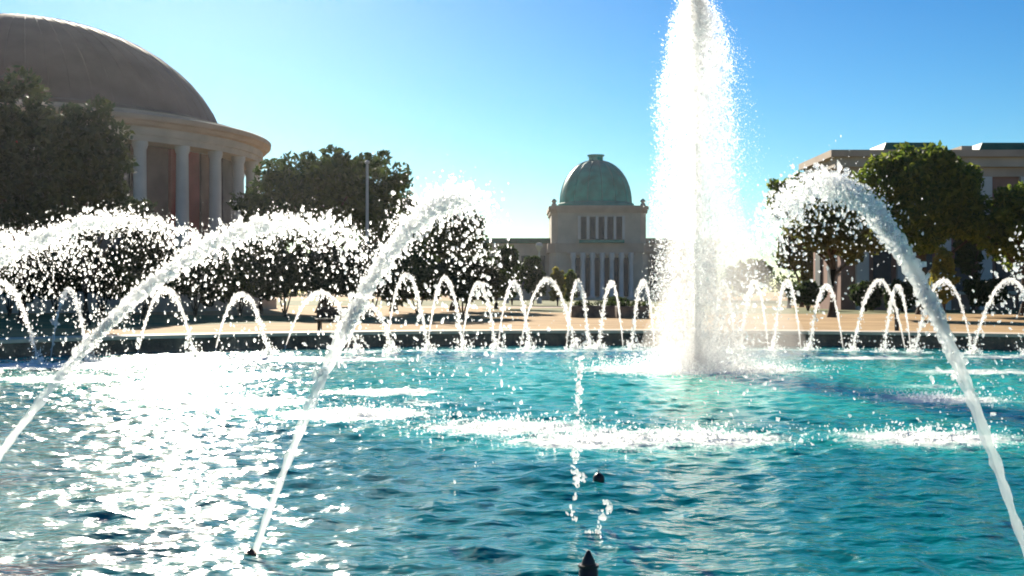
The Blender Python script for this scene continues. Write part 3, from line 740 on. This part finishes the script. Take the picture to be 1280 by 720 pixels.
# low kerb-like blocks on the lawn in front of the pavilion
def planter(px, d, w_, label):
    x = (px - 640) / F * d
    root = empty('planter', (x, d, GZ), label, 'planter', 'low planters on the lawn')
    MB().box((0, 0, .3), (w_, 1.1, .6)).build('box', M['basinwall'], root, bevel=.03)
    cl = [(random.uniform(-w_ / 2, w_ / 2) * .9, random.uniform(-.35, .35), .7, .2) for _ in range(14)]
    leaves(cl, 40, .09, M['leaf_dark'], 'plant', root)
planter(745, 62, 2.6, 'low dark planter on the lawn below the pavilion, nearer the low wing')
planter(790, 60, 1.6, 'low dark planter on the lawn beside the tall jet')

# ------------------------------------------------------------------ haze
HAZE = 0.00008
if HAZE:
    me = MB().box((0, 0, 24.0), (5600, 5600, 51)).build('haze', bpy.data.materials.new('haze_air'))
    hm = me.data.materials[0]; hm.use_nodes = True; hn = hm.node_tree; hn.nodes.remove(hn.nodes['Principled BSDF'])
    pv = hn.nodes.new('ShaderNodeVolumePrincipled'); pv.inputs['Color'].default_value = (.95, .95, .97, 1); pv.inputs['Density'].default_value = HAZE; pv.inputs['Anisotropy'].default_value = .75
    hn.links.new(pv.outputs[0], hn.nodes['Material Output'].inputs['Volume'])
    tag(me, kind='stuff')

# ------------------------------------------------------------------ light
AZ, EL = R(-16), R(21.5)
world = bpy.data.worlds.new('World'); sc.world = world; world.use_nodes = True
nt = world.node_tree; bg = nt.nodes['Background']
sky = nt.nodes.new('ShaderNodeTexSky'); sky.sky_type = 'NISHITA'; sky.sun_disc = False
sky.sun_elevation = EL; sky.sun_rotation = AZ
sky.air_density = 1.0; sky.dust_density = 0.11; sky.ozone_density = 3.0; sky.altitude = 0
hs = nt.nodes.new('ShaderNodeHueSaturation'); hs.inputs['Saturation'].default_value = 1.32
nt.links.new(sky.outputs[0], hs.inputs['Color']); tint = nt.nodes.new('ShaderNodeMix'); tint.data_type = 'RGBA'; tint.blend_type = 'MULTIPLY'; tint.inputs['Factor'].default_value = 1; tint.inputs['B'].default_value = (.86, 1.07, 1.10, 1)
nt.links.new(hs.outputs[0], tint.inputs['A']); sc1 = nt.nodes.new('ShaderNodeVectorMath'); sc1.operation = 'SCALE'; sc1.inputs['Scale'].default_value = .1
gm = nt.nodes.new('ShaderNodeGamma'); gm.inputs['Gamma'].default_value = 1.27
sc2 = nt.nodes.new('ShaderNodeVectorMath'); sc2.operation = 'SCALE'; sc2.inputs['Scale'].default_value = 10.0
nt.links.new(tint.outputs['Result'], sc1.inputs[0]); nt.links.new(sc1.outputs[0], gm.inputs['Color']); nt.links.new(gm.outputs[0], sc2.inputs[0]); nt.links.new(sc2.outputs[0], bg.inputs['Color'])
bg.inputs['Strength'].default_value = 0.05
sd = bpy.data.lights.new('sun', 'SUN'); sd.energy = 5.0; sd.angle = R(.6); sd.color = (1, .91, .76)
so = bpy.data.objects.new('sun', sd); COL.objects.link(so)
dirv = Vector((math.sin(AZ) * math.cos(EL), math.cos(AZ) * math.cos(EL), math.sin(EL)))   # towards the sun
so.rotation_euler = dirv.to_track_quat('Z', 'Y').to_euler()
so.location = (-20, 60, 30)

# ------------------------------------------------------------------ camera
cd = bpy.data.cameras.new('camera'); cam = bpy.data.objects.new('camera', cd); COL.objects.link(cam)
cam.location = (0, 0, H); cam.rotation_euler = (R(90), 0, 0)
cd.sensor_width = 36; cd.lens = F / 1280 * 36; cd.shift_y = (HY - 360) / 1280
cd.clip_start = .1; cd.clip_end = 6000
sc.camera = cam
sc.view_settings.view_transform = 'Standard'; sc.view_settings.look = 'None'; sc.view_settings.gamma = 1
sc.view_settings.exposure = 1.1
c = sc.cycles
c.use_denoising = True; c.max_bounces = 18; c.diffuse_bounces = 16; c.glossy_bounces = 3; c.transmission_bounces = 12; c.transparent_max_bounces = 24
c.sample_clamp_indirect = 6; c.caustics_reflective = True; c.caustics_refractive = True; c.blur_glossy = 0.5
c.pixel_filter_type = 'BLACKMAN_HARRIS'; c.filter_width = 1.9
